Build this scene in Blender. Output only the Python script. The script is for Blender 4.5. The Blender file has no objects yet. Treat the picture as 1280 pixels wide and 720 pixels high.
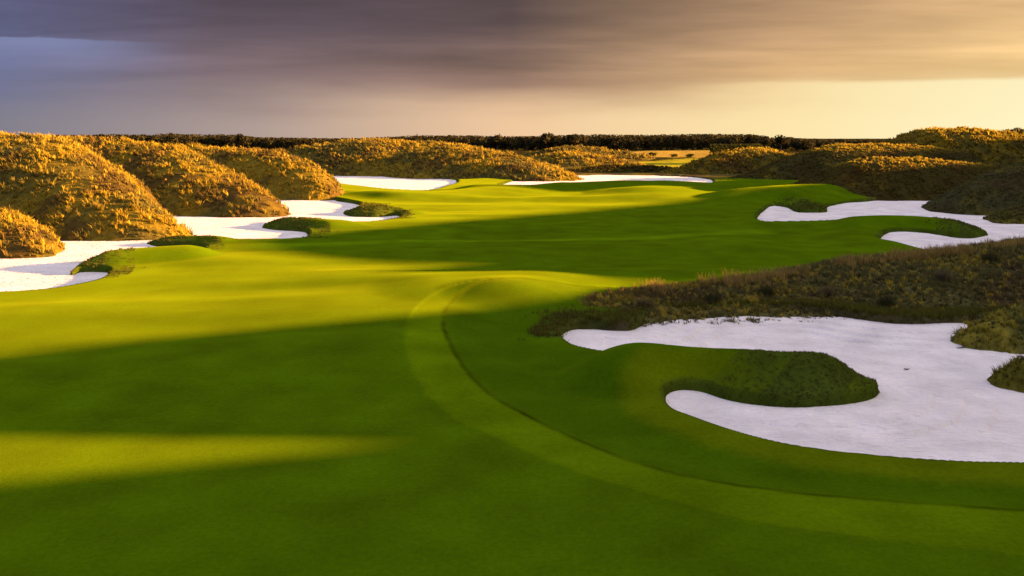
import bpy, math, random
import numpy as np
from mathutils import Vector

random.seed(7)
RNG = np.random.default_rng(11)
SC = bpy.context.scene
COL = SC.collection
R = math.radians

# ------------------------------------------------------------------ camera model (photo is 1280 x 720)
H = 9.0
F = 640.0 / math.tan(R(30))
TH = math.atan((360 - 172) / F)
CT, ST = math.cos(TH), math.sin(TH)

def ray(px, py):
    cx, cy = (px - 640) / F, (360 - py) / F
    return np.array([cx, CT + cy * ST, -ST + cy * CT])

def at(px, py, z=0.0):
    d = ray(px, py)
    t = (z - H) / d[2]
    return np.array([d[0] * t, d[1] * t, z])

def at_d(px, py, Y):
    d = ray(px, py)
    t = Y / d[1]
    return np.array([d[0] * t, Y, H + d[2] * t])

# ------------------------------------------------------------------ sun
AZ, EL = R(5), R(9)
SUN = np.array([math.cos(AZ) * math.cos(EL), math.sin(AZ) * math.cos(EL), math.sin(EL)])
SH = np.array([math.cos(AZ), math.sin(AZ)])
NV = np.array([-math.sin(AZ), math.cos(AZ)])

EXPO = 4.05
K = 2.0 ** (-EXPO)

# ------------------------------------------------------------------ noise
def _hash(ix, iy, seed):
    n = (ix.astype(np.int64) * 374761393 + iy.astype(np.int64) * 668265263 + seed * 1442695041) & 0xFFFFFFFF
    n = ((n ^ (n >> 13)) * 1274126177) & 0xFFFFFFFF
    return ((n ^ (n >> 16)) & 0xFFFF) / 65535.0

def vnoise(x, y, seed=0):
    ix, iy = np.floor(x), np.floor(y)
    fx, fy = x - ix, y - iy
    u = fx * fx * fx * (fx * (fx * 6 - 15) + 10)
    v = fy * fy * fy * (fy * (fy * 6 - 15) + 10)
    a, b = _hash(ix, iy, seed), _hash(ix + 1, iy, seed)
    c, d = _hash(ix, iy + 1, seed), _hash(ix + 1, iy + 1, seed)
    return (a + (b - a) * u) * (1 - v) + (c + (d - c) * u) * v

def fbm(x, y, octv=4, seed=0):
    s, a, t = 0.0, 0.5, 0.0
    for i in range(octv):
        s = s + a * vnoise(x, y, seed + i * 17)
        t += a
        a *= 0.5
        x, y = x * 2.03 + 5.2, y * 2.03 + 1.7
    return s / t - 0.5

def sstep(a, b, x):
    t = np.clip((x - a) / (b - a), 0, 1)
    return t * t * (3 - 2 * t)

# ------------------------------------------------------------------ curves
def catmull(pts, n=6, closed=False):
    P = np.array(pts, float)
    m = len(P)
    out = []
    rng = range(m) if closed else range(m - 1)
    for i in rng:
        if closed:
            p0, p1, p2, p3 = P[(i - 1) % m], P[i], P[(i + 1) % m], P[(i + 2) % m]
        else:
            p0, p1, p2, p3 = P[max(i - 1, 0)], P[i], P[i + 1], P[min(i + 2, m - 1)]
        for k in range(n):
            t = k / n
            out.append(0.5 * ((2 * p1) + (-p0 + p2) * t + (2 * p0 - 5 * p1 + 4 * p2 - p3) * t * t + (-p0 + 3 * p1 - 3 * p2 + p3) * t ** 3))
    if not closed:
        out.append(P[-1])
    return np.array(out)

def sdf(poly, x, y, margin=9.0):
    """signed distance to a closed polygon, negative inside"""
    shape = x.shape
    x, y = x.ravel(), y.ravel()
    res = np.full(x.shape, margin)
    lo, hi = poly.min(0) - margin, poly.max(0) + margin
    sel = np.nonzero((x > lo[0]) & (x < hi[0]) & (y > lo[1]) & (y < hi[1]))[0]
    A, B = poly, np.roll(poly, -1, axis=0)
    for s in range(0, len(sel), 20000):
        idx = sel[s:s + 20000]
        px, py = x[idx][:, None], y[idx][:, None]
        ex, ey = (B - A)[:, 0][None], (B - A)[:, 1][None]
        wx, wy = px - A[:, 0][None], py - A[:, 1][None]
        t = np.clip((wx * ex + wy * ey) / (ex * ex + ey * ey + 1e-12), 0, 1)
        d2 = (wx - ex * t) ** 2 + (wy - ey * t) ** 2
        dist = np.sqrt(d2.min(1))
        ay, by = A[:, 1][None], B[:, 1][None]
        cond = (ay > py) != (by > py)
        xi = A[:, 0][None] + (py - ay) * ex / np.where(np.abs(ey) < 1e-12, 1e-12, ey)
        inside = (np.count_nonzero(cond & (px < xi), axis=1) % 2) == 1
        res[idx] = np.where(inside, -dist, np.minimum(dist, margin))
    return res.reshape(shape)

def poly_img(pts, z=0.0, n=5):
    return catmull([at(px, py, z)[:2] for px, py in pts], n, True)

def poly_bunker(pts, lip, n=5):
    P = np.array(pts, float)
    area = 0.5 * np.sum(P[:, 0] * np.roll(P[:, 1], -1) - np.roll(P[:, 0], -1) * P[:, 1])
    t = np.roll(P, -1, 0) - np.roll(P, 1, 0)
    t /= np.linalg.norm(t, axis=1)[:, None] + 1e-9
    ny = -t[:, 0] if area > 0 else t[:, 0]              # > 0: the outline faces the camera (near edge)
    w = np.clip(ny / 0.5 + 0.5, 0, 1)
    return catmull([at(p[0], p[1], -lip * (1 - k))[:2] for p, k in zip(P, w)], n, True)

# ------------------------------------------------------------------ bunkers (outlines)
B1 = [(700,420),(714,412),(742,408),(765,411),(786,411),(802,404),(814,392),(832,391),(862,393),(900,390),(960,390),(1000,391),(1040,394),
      (1080,400),(1130,405),(1190,405),(1250,400),(1400,400),(1560,420),(1620,500),(1560,585),(1400,582),(1280,577),(1200,575),(1100,568),(1000,556),(930,540),(870,520),
      (838,506),(831,496),(850,488),(880,490),(910,499),(960,507),(1005,509),(1050,507),(1083,499),(1096,486),(1088,474),(1062,463),(1020,455),
      (960,451),(900,449),(840,446),(780,440),(738,434),(712,427)]
B2 = [(-300,300),(-150,300),(0,300),(60,288),(150,280),(230,262),(320,254),(365,243),(400,247),(430,252),(452,257),(440,262),(430,265),(440,270),(470,271),(497,269),
      (500,271),(470,276),(430,277),(405,275),(385,273),(350,274),(330,280),(330,285),(350,288),(370,289),(386,292),(380,296),(330,298),(280,298),
      (215,298),(190,301),(185,305),(200,309),(245,310),(259,311),(245,314),(205,315),(160,319),(115,326),(90,337),(100,341),(125,341),(138,343),(128,347),(100,354),(50,361),(0,364),(-120,372),(-300,385),(-450,340)]
B3 = [(946,271),(956,262),(966,258),(985,260),(1000,265),(1030,265),(1036,258),(1080,252),(1130,247),(1172,238),(1230,240),(1320,250),(1450,262),(1480,290),(1400,306),(1280,312),(1220,316),
      (1170,315),(1120,303),(1098,296),(1110,291),(1140,290),(1180,295),(1210,297),(1230,294),(1232,288),(1215,282),(1190,278),(1150,275),(1100,274),(1060,274),
      (1030,276),(980,277),(950,276)]
B4 = [(410,223),(430,218),(480,216),(530,217),(562,222),(572,227),(555,233),(530,237),(480,235),(440,231),(415,227)]
B5 = [(626,231),(660,223),(690,220),(760,219),(840,220),(885,224),(890,228),(870,233),(840,231),(800,228),(720,228),(690,231),(660,234),(635,234)]
BUNKERS = [  # outline, lip depth, grid step, transition width, label
    (poly_bunker(B1, 0.36), 0.36, 0.13, 0.34, 'large white sand bunker in the right foreground curling round a grassy tongue'),
    (poly_bunker(B2, 0.35), 0.35, 0.22, 0.6, 'long white sand bunker winding along the foot of the golden dunes at left'),
    (poly_bunker(B3, 0.35), 0.35, 0.22, 0.6, 'white sand bunker between the shaded mounds and the rough ridge at right'),
    (poly_bunker(B4, 0.22), 0.22, 0.45, 1.0, 'small sunlit pinkish sand bunker under the far grassy dune'),
    (poly_bunker(B5, 0.22), 0.22, 0.45, 1.0, 'narrow pale sand bunker across the far end of the fairway'),
]

# ------------------------------------------------------------------ mounds that belong to the mown ground
def line_bump(x, y, pts, w, amp, shape=2.0):
    P = catmull(np.array(pts, float), 5)
    out = np.zeros_like(x)
    lo, hi = P.min(0) - w, P.max(0) + w
    sel = (x > lo[0]) & (x < hi[0]) & (y > lo[1]) & (y < hi[1])
    if not sel.any():
        return out
    xs, ys = x[sel], y[sel]
    best = np.full(xs.shape, 1e9)
    for a, b in zip(P[:-1], P[1:]):
        e = b - a
        t = np.clip(((xs - a[0]) * e[0] + (ys - a[1]) * e[1]) / (e @ e + 1e-9), 0, 1)
        best = np.minimum(best, (xs - a[0] - e[0] * t) ** 2 + (ys - a[1] - e[1] * t) ** 2)
    q2 = np.clip(best / w ** 2, 0, 1)
    out[sel] = amp * (1 - q2) ** shape
    return out

def g(px, py):
    return at(px, py)[:2]

BUMPS = [
    ([g(800, 466), g(880, 472), g(960, 478), g(1040, 482)], 3.4, 1.3, 1.5),      # tongue in the near bunker
    ([g(1080, 282), g(1130, 280), g(1180, 284), g(1212, 289)], 4.6, 0.85, 1.6),   # tongue in the right middle bunker
    ([g(110, 332), g(160, 326), g(230, 322)], 3.2, 0.8, 1.6),
    ([g(196, 304), g(225, 303), g(265, 303)], 3.0, 0.55, 1.6),
    ([g(340, 281), g(370, 281), g(420, 283)], 4.0, 0.75, 1.6),
    ([g(440, 266), g(465, 264), g(490, 266)], 4.0, 0.85, 1.6),
    ([g(925, 236), g(955, 234), g(990, 234)], 17, 1.3, 1.6),
    ([g(990, 250), g(1020, 246), g(1060, 244)], 15, 1.9, 1.8),
    ([(20, 142), (22, 150), (24, 160)], 13, 0.7, 2),
    ([(-4, 146), (-2, 153), (0, 160)], 12, 0.6, 2),          # green apron under the right mounds
    ([g(860, 246), g(890, 243), g(920, 241)], 14, 0.5, 2),
    ([g(640, 238), g(720, 236), g(800, 238)], 18, 0.7, 2),
    ([g(420, 243), g(460, 246), g(500, 246)], 16, 0.8, 2),
    ([g(830, 268), g(900, 272), g(960, 280)], 9, -0.45, 2),
    ([g(1000, 300), g(1060, 310)], 8, -0.35, 2),
    ([g(640, 372), g(700, 384), g(720, 394)], 4.5, 0.35, 2),
    ([g(560, 366), g(620, 364), g(680, 360)], 5, 0.25, 2),
    ([g(575, 374), g(560, 390), g(555, 405)], 17, 0.5, 2),
]
C2 = [(640,366),(592,372),(563,385),(554,405),(560,430),(580,460),(610,488),(650,512),(700,538),(780,572),(860,594),(960,610),(1080,622),(1280,637),(1700,668),(1900,420),(1400,330),(1000,345),(800,362)]
C1 = [(610,366),(545,376),(514,398),(507,430),(514,460),(535,490),(570,520),(640,555),(720,588),(800,614),(900,640),(1000,660),(1280,692),(1700,740),(2000,420),(1400,325),(1000,340),(800,360)]
PC1, PC2 = poly_img(C1), poly_img(C2)
GREEN = poly_img([(-2600,719),(-1400,400),(-500,345),(0,318),(240,288),(360,246),(385,222),(412,214),(440,219),(520,228),(580,224),(625,224),(690,226),(760,226),(850,229),(888,230),(905,222),(945,219),(980,224),
                  (1020,224),(1060,234),(1100,250),(1240,272),(1420,280),(1800,330),(2200,420),(3600,719),(640,1400)], 0, 6)
FIELD1 = poly_img([(770,204),(800,199.5),(850,198.5),(890,199),(890,204),(860,208.5),(810,208),(785,206)])
FIELD2 = poly_img([(745,190),(800,187.5),(890,187),(890,195.5),(800,196.5),(760,195)])
FIELD3 = poly_img([(620,179),(650,178.4),(668,179.5),(650,182.5),(625,182.5)])
ROUGHS = [poly_img(p) for p in (
    [(1005,436),(1065,448),(1105,482),(1060,514),(980,514),(905,504),(885,490),(935,482),(985,462)],
    [(85,342),(95,328),(130,320),(150,322),(140,345)],
    [(180,308),(186,298),(225,298),(262,306),(258,314),(210,312)],
    [(325,284),(335,274),(370,272),(398,284),(392,296),(350,290)],
    [(424,266),(432,257),(465,255),(500,266),(498,273),(450,272)],
    [(978,268),(982,255),(1010,254),(1038,258),(1034,267)],
    [(1185,276),(1215,276),(1240,286),(1232,300),(1190,297)],
    [(690,412),(712,398),(760,396),(800,392),(820,384),(900,378),(1000,376),(1100,380),(1240,384),(1240,408),(1120,407),(1000,396),(900,396),(830,396),(800,410),(760,416),(700,416)],
    [(350,252),(395,232),(402,246),(440,254),(436,258),(390,250)],
)]

def ground_fields(x, y):
    d = np.hypot(x, y)
    bsd = [sdf(b[0], x, y) for b in BUNKERS]
    bmin = np.min(np.array(bsd), 0)
    z = (0.60 * fbm(x / 26, y / 15, 3, 3) + 0.28 * fbm(x / 11, y / 8, 2, 8) + 0.60 * fbm((x + 0.5 * y) / 34, (y - 0.12 * x) / 7, 2, 19)) * sstep(16, 42, d) * (0.25 + 0.75 * sstep(0.5, 7, bmin))
    for pts, w, amp, sh in BUMPS:
        z = z + line_bump(x, y, pts, w, amp, sh) * sstep(-0.25, min(0.62 * w, 8.5), bmin)
    far = sstep(230, 330, d)
    z = z + far * (3.2 * fbm(x / 60, y / 45, 4, 21) - 0.4)
    s1, s2 = sdf(PC1, x, y), sdf(PC2, x, y)
    z = z - 0.035 * sstep(0.05, -0.15, s2) - 0.02 * sstep(0.06, -0.12, s1)
    swale = np.exp(-((bsd[0] - 3.2) / 1.6) ** 2) * sstep(0.0, -1.5, s2)
    z = z - 0.15 * swale
    wall = np.zeros_like(x)
    for (poly, lip, step, tr, lab), sd in zip(BUNKERS, bsd):
        z = z + lip * 0.2 * np.exp(-(np.maximum(sd, 0) / (tr * 4)) ** 2) * (sd < 9)
        t = sstep(0.25 * tr, -tr, sd)
        z = z * (1 - t) + (-lip - 0.9) * t
        wall = np.maximum(wall, sstep(tr * 0.9, -0.1 * tr, sd))
    return z, s1, s2, bsd, wall

def bunker_level(i, x, y):
    lip = BUNKERS[i][1]
    sc = 1.0 if i == 0 else 1.6
    bowl = 0.35 * sstep(0.3, 5.0, -sdf(BUNKERS[i][0], x, y, 6)) if i == 0 else 0.0
    return -lip - bowl + 0.30 * fbm(x / (5 * sc), y / (4 * sc), 3, 40 + i)

# ------------------------------------------------------------------ mesh builders
def mesh_from(name, verts, faces_flat, nper, mat, smooth=True, attrs=None, parent=None):
    me = bpy.data.meshes.new(name)
    nv, nf = len(verts), len(faces_flat) // nper
    me.vertices.add(nv)
    me.vertices.foreach_set('co', np.ascontiguousarray(verts, np.float32).ravel())
    me.loops.add(nf * nper)
    me.loops.foreach_set('vertex_index', np.ascontiguousarray(faces_flat, np.int32).ravel())
    me.polygons.add(nf)
    me.polygons.foreach_set('loop_start', np.arange(0, nf * nper, nper, dtype=np.int32))
    try:
        me.polygons.foreach_set('loop_total', np.full(nf, nper, np.int32))
    except Exception:
        pass
    if smooth:
        me.polygons.foreach_set('use_smooth', np.ones(nf, bool))
    for an, val in (attrs or {}).items():
        if val.ndim == 2:
            a = me.attributes.new(an, 'FLOAT_COLOR', 'POINT')
            c = np.ones((nv, 4), np.float32)
            c[:, :3] = val
            a.data.foreach_set('color', c.ravel())
        else:
            a = me.attributes.new(an, 'FLOAT', 'POINT')
            a.data.foreach_set('value', val.astype(np.float32))
    me.update(calc_edges=True)
    me.validate()
    if mat:
        me.materials.append(mat)
    o = bpy.data.objects.new(name, me)
    COL.objects.link(o)
    if parent:
        o.parent = parent
    return o

def tag(o, label=None, cat=None, group=None, kind=None):
    if label: o['label'] = label
    if cat: o['category'] = cat
    if group: o['group'] = group
    if kind: o['kind'] = kind
    return o

def grid_faces(ni, nj, keep=None, wrap=False):
    i, j = np.meshgrid(np.arange(ni - 1), np.arange(nj - 1), indexing='ij')
    a = i * nj + j
    f = np.stack([a, a + nj, a + nj + 1, a + 1], -1).reshape(-1, 4)
    if keep is not None:
        k = keep.ravel()
        f = f[k[f].any(1)]
    return f

def compact(verts, f, attrs):
    used = np.unique(f)
    remap = np.full(len(verts), -1, np.int64)
    remap[used] = np.arange(len(used))
    return verts[used], remap[f], {k: v[used] for k, v in attrs.items()}

# ------------------------------------------------------------------ materials
def new_mat(name):
    m = bpy.data.materials.new(name)
    m.use_nodes = True
    nt = m.node_tree
    nt.nodes.clear()
    return m, nt, nt.nodes, nt.links

def ground_material():
    m, nt, N, L = new_mat('mown_turf')
    out = N.new('ShaderNodeOutputMaterial')
    bs = N.new('ShaderNodeBsdfPrincipled')
    at_ = N.new('ShaderNodeAttribute'); at_.attribute_name = 'albedo'
    ro = N.new('ShaderNodeAttribute'); ro.attribute_name = 'roughness_of_turf'
    geo = N.new('ShaderNodeNewGeometry')
    n1 = N.new('ShaderNodeTexNoise'); n1.inputs['Scale'].default_value = 0.35; n1.inputs['Detail'].default_value = 5
    n2 = N.new('ShaderNodeTexNoise'); n2.inputs['Scale'].default_value = 6.0; n2.inputs['Detail'].default_value = 9; n2.inputs['Roughness'].default_value = 0.82
    for n in (n1, n2): L.new(geo.outputs['Position'], n.inputs['Vector'])
    r1 = N.new('ShaderNodeMapRange'); r1.inputs['From Min'].default_value = 0.3; r1.inputs['From Max'].default_value = 0.7
    r1.inputs['To Min'].default_value = 0.78; r1.inputs['To Max'].default_value = 1.22
    L.new(n1.outputs['Fac'], r1.inputs['Value'])
    r2 = N.new('ShaderNodeMapRange'); r2.inputs['From Min'].default_value = 0.25; r2.inputs['From Max'].default_value = 0.75
    r2.inputs['To Min'].default_value = 0.66; r2.inputs['To Max'].default_value = 1.34
    L.new(n2.outputs['Fac'], r2.inputs['Value'])
    mu = N.new('ShaderNodeMath'); mu.operation = 'MULTIPLY'
    L.new(r1.outputs[0], mu.inputs[0]); L.new(r2.outputs[0], mu.inputs[1])
    vm = N.new('ShaderNodeVectorMath'); vm.operation = 'SCALE'
    L.new(at_.outputs['Color'], vm.inputs[0]); L.new(mu.outputs[0], vm.inputs['Scale'])
    L.new(vm.outputs[0], bs.inputs['Base Color'])
    bs.inputs['Roughness'].default_value = 0.9
    bs.inputs['Specular IOR Level'].default_value = 0.0
    nb = N.new('ShaderNodeTexNoise'); nb.inputs['Scale'].default_value = 14; nb.inputs['Detail'].default_value = 5
    L.new(geo.outputs['Position'], nb.inputs['Vector'])
    bu = N.new('ShaderNodeBump'); bu.inputs['Distance'].default_value = 0.05
    st = N.new('ShaderNodeMapRange'); st.inputs['To Min'].default_value = 0.10; st.inputs['To Max'].default_value = 1.0
    L.new(ro.outputs['Fac'], st.inputs['Value'])
    L.new(st.outputs[0], bu.inputs['Strength'])
    L.new(nb.outputs['Fac'], bu.inputs['Height'])
    L.new(bu.outputs[0], bs.inputs['Normal'])
    sh = N.new('ShaderNodeMapRange'); sh.inputs['To Min'].default_value = 0.072; sh.inputs['To Max'].default_value = 0.0
    L.new(ro.outputs['Fac'], sh.inputs['Value']); L.new(sh.outputs[0], bs.inputs['Sheen Weight'])
    bs.inputs['Sheen Roughness'].default_value = 0.45
    bs.inputs['Sheen Tint'].default_value = (0.62, 0.80, 0.02, 1)
    L.new(bs.outputs[0], out.inputs[0])
    return m

def sand_material():
    m, nt, N, L = new_mat('bunker_sand')
    out = N.new('ShaderNodeOutputMaterial')
    bs = N.new('ShaderNodeBsdfPrincipled')
    geo = N.new('ShaderNodeNewGeometry')
    n1 = N.new('ShaderNodeTexNoise'); n1.inputs['Scale'].default_value = 0.5; n1.inputs['Detail'].default_value = 6
    L.new(geo.outputs['Position'], n1.inputs['Vector'])
    cr = N.new('ShaderNodeValToRGB')
    cr.color_ramp.elements[0].position = 0.3; cr.color_ramp.elements[0].color = (0.52, 0.485, 0.475, 1)
    cr.color_ramp.elements[1].position = 0.65; cr.color_ramp.elements[1].color = (0.67, 0.625, 0.61, 1)
    L.new(n1.outputs['Fac'], cr.inputs['Fac'])
    L.new(cr.outputs['Color'], bs.inputs['Base Color'])
    bs.inputs['Roughness'].default_value = 1.0
    bs.inputs['Specular IOR Level'].default_value = 0.05
    # rake marks: stretched ripples plus footprints-sized unevenness
    mp = N.new('ShaderNodeMapping'); mp.inputs['Scale'].default_value = (1.2, 7.0, 1.0); mp.inputs['Rotation'].default_value = (0, 0, R(-12))
    L.new(geo.outputs['Position'], mp.inputs['Vector'])
    nr = N.new('ShaderNodeTexNoise'); nr.inputs['Scale'].default_value = 1.0; nr.inputs['Detail'].default_value = 4; nr.inputs['Distortion'].default_value = 0.6
    L.new(mp.outputs[0], nr.inputs['Vector'])
    nf = N.new('ShaderNodeTexNoise'); nf.inputs['Scale'].default_value = 3.0; nf.inputs['Detail'].default_value = 5
    L.new(geo.outputs['Position'], nf.inputs['Vector'])
    ad = N.new('ShaderNodeMath'); ad.operation = 'ADD'
    L.new(nr.outputs['Fac'], ad.inputs[0]); L.new(nf.outputs['Fac'], ad.inputs[1])
    bu = N.new('ShaderNodeBump'); bu.inputs['Strength'].default_value = 0.7; bu.inputs['Distance'].default_value = 0.2
    L.new(ad.outputs[0], bu.inputs['Height']); L.new(bu.outputs[0], bs.inputs['Normal'])
    L.new(bs.outputs[0], out.inputs[0])
    return m

def dune_material():
    m, nt, N, L = new_mat('dune_rough')
    out = N.new('ShaderNodeOutputMaterial')
    bs = N.new('ShaderNodeBsdfPrincipled')
    at_ = N.new('ShaderNodeAttribute'); at_.attribute_name = 'albedo'
    geo = N.new('ShaderNodeNewGeometry')
    n2 = N.new('ShaderNodeTexNoise'); n2.inputs['Scale'].default_value = 1.6; n2.inputs['Detail'].default_value = 8; n2.inputs['Roughness'].default_value = 0.7
    L.new(geo.outputs['Position'], n2.inputs['Vector'])
    r2 = N.new('ShaderNodeMapRange'); r2.inputs['From Min'].default_value = 0.3; r2.inputs['From Max'].default_value = 0.7
    r2.inputs['To Min'].default_value = 0.55; r2.inputs['To Max'].default_value = 1.4
    L.new(n2.outputs['Fac'], r2.inputs['Value'])
    vm = N.new('ShaderNodeVectorMath'); vm.operation = 'SCALE'
    L.new(at_.outputs['Color'], vm.inputs[0]); L.new(r2.outputs[0], vm.inputs['Scale'])
    L.new(vm.outputs[0], bs.inputs['Base Color'])
    bs.inputs['Roughness'].default_value = 1.0
    bs.inputs['Specular IOR Level'].default_value = 0.0
    bu = N.new('ShaderNodeBump'); bu.inputs['Strength'].default_value = 0.9; bu.inputs['Distance'].default_value = 0.5
    L.new(n2.outputs['Fac'], bu.inputs['Height']); L.new(bu.outputs[0], bs.inputs['Normal'])
    L.new(bs.outputs[0], out.inputs[0])
    return m

def blade_material(name, transl=0.35):
    m, nt, N, L = new_mat(name)
    out = N.new('ShaderNodeOutputMaterial')
    at_ = N.new('ShaderNodeAttribute'); at_.attribute_name = 'albedo'
    df = N.new('ShaderNodeBsdfDiffuse')
    tr = N.new('ShaderNodeBsdfTranslucent')
    mx = N.new('ShaderNodeMixShader'); mx.inputs[0].default_value = transl
    L.new(at_.outputs['Color'], df.inputs['Color']); L.new(at_.outputs['Color'], tr.inputs['Color'])
    L.new(df.outputs[0], mx.inputs[1]); L.new(tr.outputs[0], mx.inputs[2])
    L.new(mx.outputs[0], out.inputs[0])
    return m

def bark_material():
    m, nt, N, L = new_mat('bark')
    out = N.new('ShaderNodeOutputMaterial')
    bs = N.new('ShaderNodeBsdfPrincipled')
    n1 = N.new('ShaderNodeTexNoise'); n1.inputs['Scale'].default_value = 4; n1.inputs['Detail'].default_value = 5
    cr = N.new('ShaderNodeValToRGB')
    cr.color_ramp.elements[0].color = (0.04, 0.028, 0.018, 1); cr.color_ramp.elements[1].color = (0.11, 0.08, 0.055, 1)
    L.new(n1.outputs['Fac'], cr.inputs['Fac']); L.new(cr.outputs['Color'], bs.inputs['Base Color'])
    bs.inputs['Roughness'].default_value = 0.95
    L.new(bs.outputs[0], out.inputs[0])
    return m

M_TURF, M_SAND, M_DUNE = ground_material(), sand_material(), dune_material()
M_BLADE, M_LEAF, M_BARK = blade_material('grass_blade', 0.4), blade_material('tree_leaf', 0.25), bark_material()

STRAW = np.array([0.126, 0.097, 0.012])
OLIVE = np.array([0.055, 0.052, 0.016])
BROWN = np.array([0.046, 0.032, 0.013])
HEATH = np.array([0.050, 0.043, 0.018])

def rough_albedo(x, y, seed, straw=0.5):
    a = fbm(x / 7, y / 7, 4, seed) + 0.5
    b = fbm(x / 2.2, y / 2.2, 3, seed + 50) + 0.5
    ws = sstep(0.75 - straw * 0.6, 1.05 - straw * 0.6, 0.6 * a + 0.4 * b)[..., None]
    wb = sstep(0.52, 0.66, fbm(x / 4.5, y / 4.5, 3, seed + 90) + 0.5)[..., None]
    base = OLIVE * (1 - ws) + STRAW * ws
    return base * (1 - 0.8 * wb) + BROWN * 0.8 * wb

# ------------------------------------------------------------------ ground sheet
def build_ground():
    dense = np.linspace(R(-36), R(36), 1180)
    side = np.linspace(R(36), R(180), 90)[1:]
    ang = np.concatenate([-side[::-1], dense, side])
    rows = np.concatenate([np.arange(20, 150, 0.45), np.arange(150, 545, 0.8)])[::-1]   # image rows below the horizon at 1024 px
    dep = np.arctan((rows - 150.4 + 0) / 887.0) + TH
    dep = dep[dep > R(2.2)]
    r1 = H / np.tan(dep)
    r1 = r1[(r1 > 13)]
    r = np.concatenate([np.array([0.05, 3, 6, 9, 11.5]), r1, np.geomspace(r1[-1] * 1.012, 420, 60), np.geomspace(440, 9000, 40)])
    rr, aa = np.meshgrid(r, ang, indexing='ij')
    x, y = rr * np.sin(aa), rr * np.cos(aa)
    z, s1, s2, bsd, wall = ground_fields(x, y)
    z = z - 0.0 * rr
    sg = sdf(GREEN, x, y, 14)
    d = np.hypot(x, y)
    green = np.array([0.039, 0.078, 0.0006])
    alb = np.empty(x.shape + (3,))
    n = fbm(x / 9, y / 4, 4, 5)
    alb[:] = green
    alb *= (1 + 0.35 * n)[..., None]
    # collar band cut shorter, then darker turf inside it, then a fringe round the sand paled as if catching light
    wv = 0.25 * fbm(x / 0.5, y / 0.5, 3, 14)
    band = (sstep(0.25, -0.25, s1 + wv) * sstep(-0.2, 0.2, s2))[..., None]
    alb = alb * (1 - band) + alb * np.array([1.55, 1.36, 1.0]) * band
    inner = sstep(0.25, -0.6, s2 + wv)[..., None]
    alb = alb * (1 - inner) + np.array([0.028, 0.062, 0.0006]) * (1 + 0.3 * n)[..., None] * inner
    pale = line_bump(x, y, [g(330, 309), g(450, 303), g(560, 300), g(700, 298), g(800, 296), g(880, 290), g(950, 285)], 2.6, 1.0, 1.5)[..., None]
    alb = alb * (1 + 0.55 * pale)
    line = np.exp(-((s2 + 0.02 + 0.4 * wv) / 0.13) ** 2)[..., None]
    alb = alb * (1 - (0.5 + 0.9 * fbm(x / 1.5, y / 1.5, 2, 15))[..., None] * line)
    fr = (sstep(2.0, 1.0, bsd[0] + wv) * (bsd[0] > -1) * sstep(37, 33, y))[..., None] * 0.85
    alb = alb * (1 - fr) + np.array([0.066, 0.092, 0.001]) * fr
    rough = sstep(-1.0, 1.5, sg + 2.2 * fbm(x / 6, y / 6, 3, 33))
    ra = rough_albedo(x, y, 61, 0.55)
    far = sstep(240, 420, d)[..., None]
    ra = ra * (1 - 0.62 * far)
    rt = np.zeros_like(x)
    for p in ROUGHS:
        rt = np.maximum(rt, sstep(1.0, -1.0, sdf(p, x, y, 6) + 1.6 * fbm(x / 1.6, y / 1.6, 3, 71)))
    rt = np.maximum(rt, 0.9 * wall)
    roughg = np.array([0.036, 0.052, 0.006]) * (1 + 0.7 * fbm(x / 0.9, y / 0.9, 3, 72))[..., None]
    back = sstep(0.8, -0.8, sdf(ROUGHS[7], x, y, 6))[..., None]
    roughg = roughg * (1 - back) + np.array([0.060, 0.050, 0.022]) * (1 + 0.8 * fbm(x / 0.7, y / 0.7, 3, 73))[..., None] * back
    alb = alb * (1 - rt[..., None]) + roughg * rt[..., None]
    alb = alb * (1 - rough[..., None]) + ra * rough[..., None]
    for P, c in ((FIELD1, (0.22, 0.20, 0.012)), (FIELD2, (0.26, 0.18, 0.03)), (FIELD3, (0.22, 0.16, 0.03))):
        w = sstep(2.0, -2.0, sdf(P, x, y, 12))[..., None]
        alb = alb * (1 - w) + np.array(c) * (1 + 0.4 * fbm(x / 6, y / 6, 3, 12))[..., None] * w
    turf = np.clip(np.maximum(rough, rt), 0, 1)
    v = np.stack([x, y, z], -1).reshape(-1, 3)
    f = grid_faces(*x.shape)
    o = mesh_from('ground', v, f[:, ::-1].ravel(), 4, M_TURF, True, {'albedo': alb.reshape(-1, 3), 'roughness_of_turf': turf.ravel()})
    tag(o, 'mown green fairway rolling away to dark heathland', None, None, 'structure')

build_ground()

def build_bunkers():
    for i, (poly, lip, step, tr, lab) in enumerate(BUNKERS):
        lo, hi = poly.min(0) - 1.5, poly.max(0) + 1.5
        xs, ys = np.arange(lo[0], hi[0], step), np.arange(lo[1], hi[1], step)
        x, y = np.meshgrid(xs, ys, indexing='ij')
        sd = sdf(poly, x, y, 3)
        z = bunker_level(i, x, y)
        v = np.stack([x, y, z], -1).reshape(-1, 3)
        f = grid_faces(*x.shape, keep=sd < 0.3 * step)
        v, f, _ = compact(v, f, {})
        o = mesh_from('bunker_sand', v, f.ravel(), 4, M_SAND, True)
        tag(o, lab, None, None, 'structure')

build_bunkers()

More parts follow.
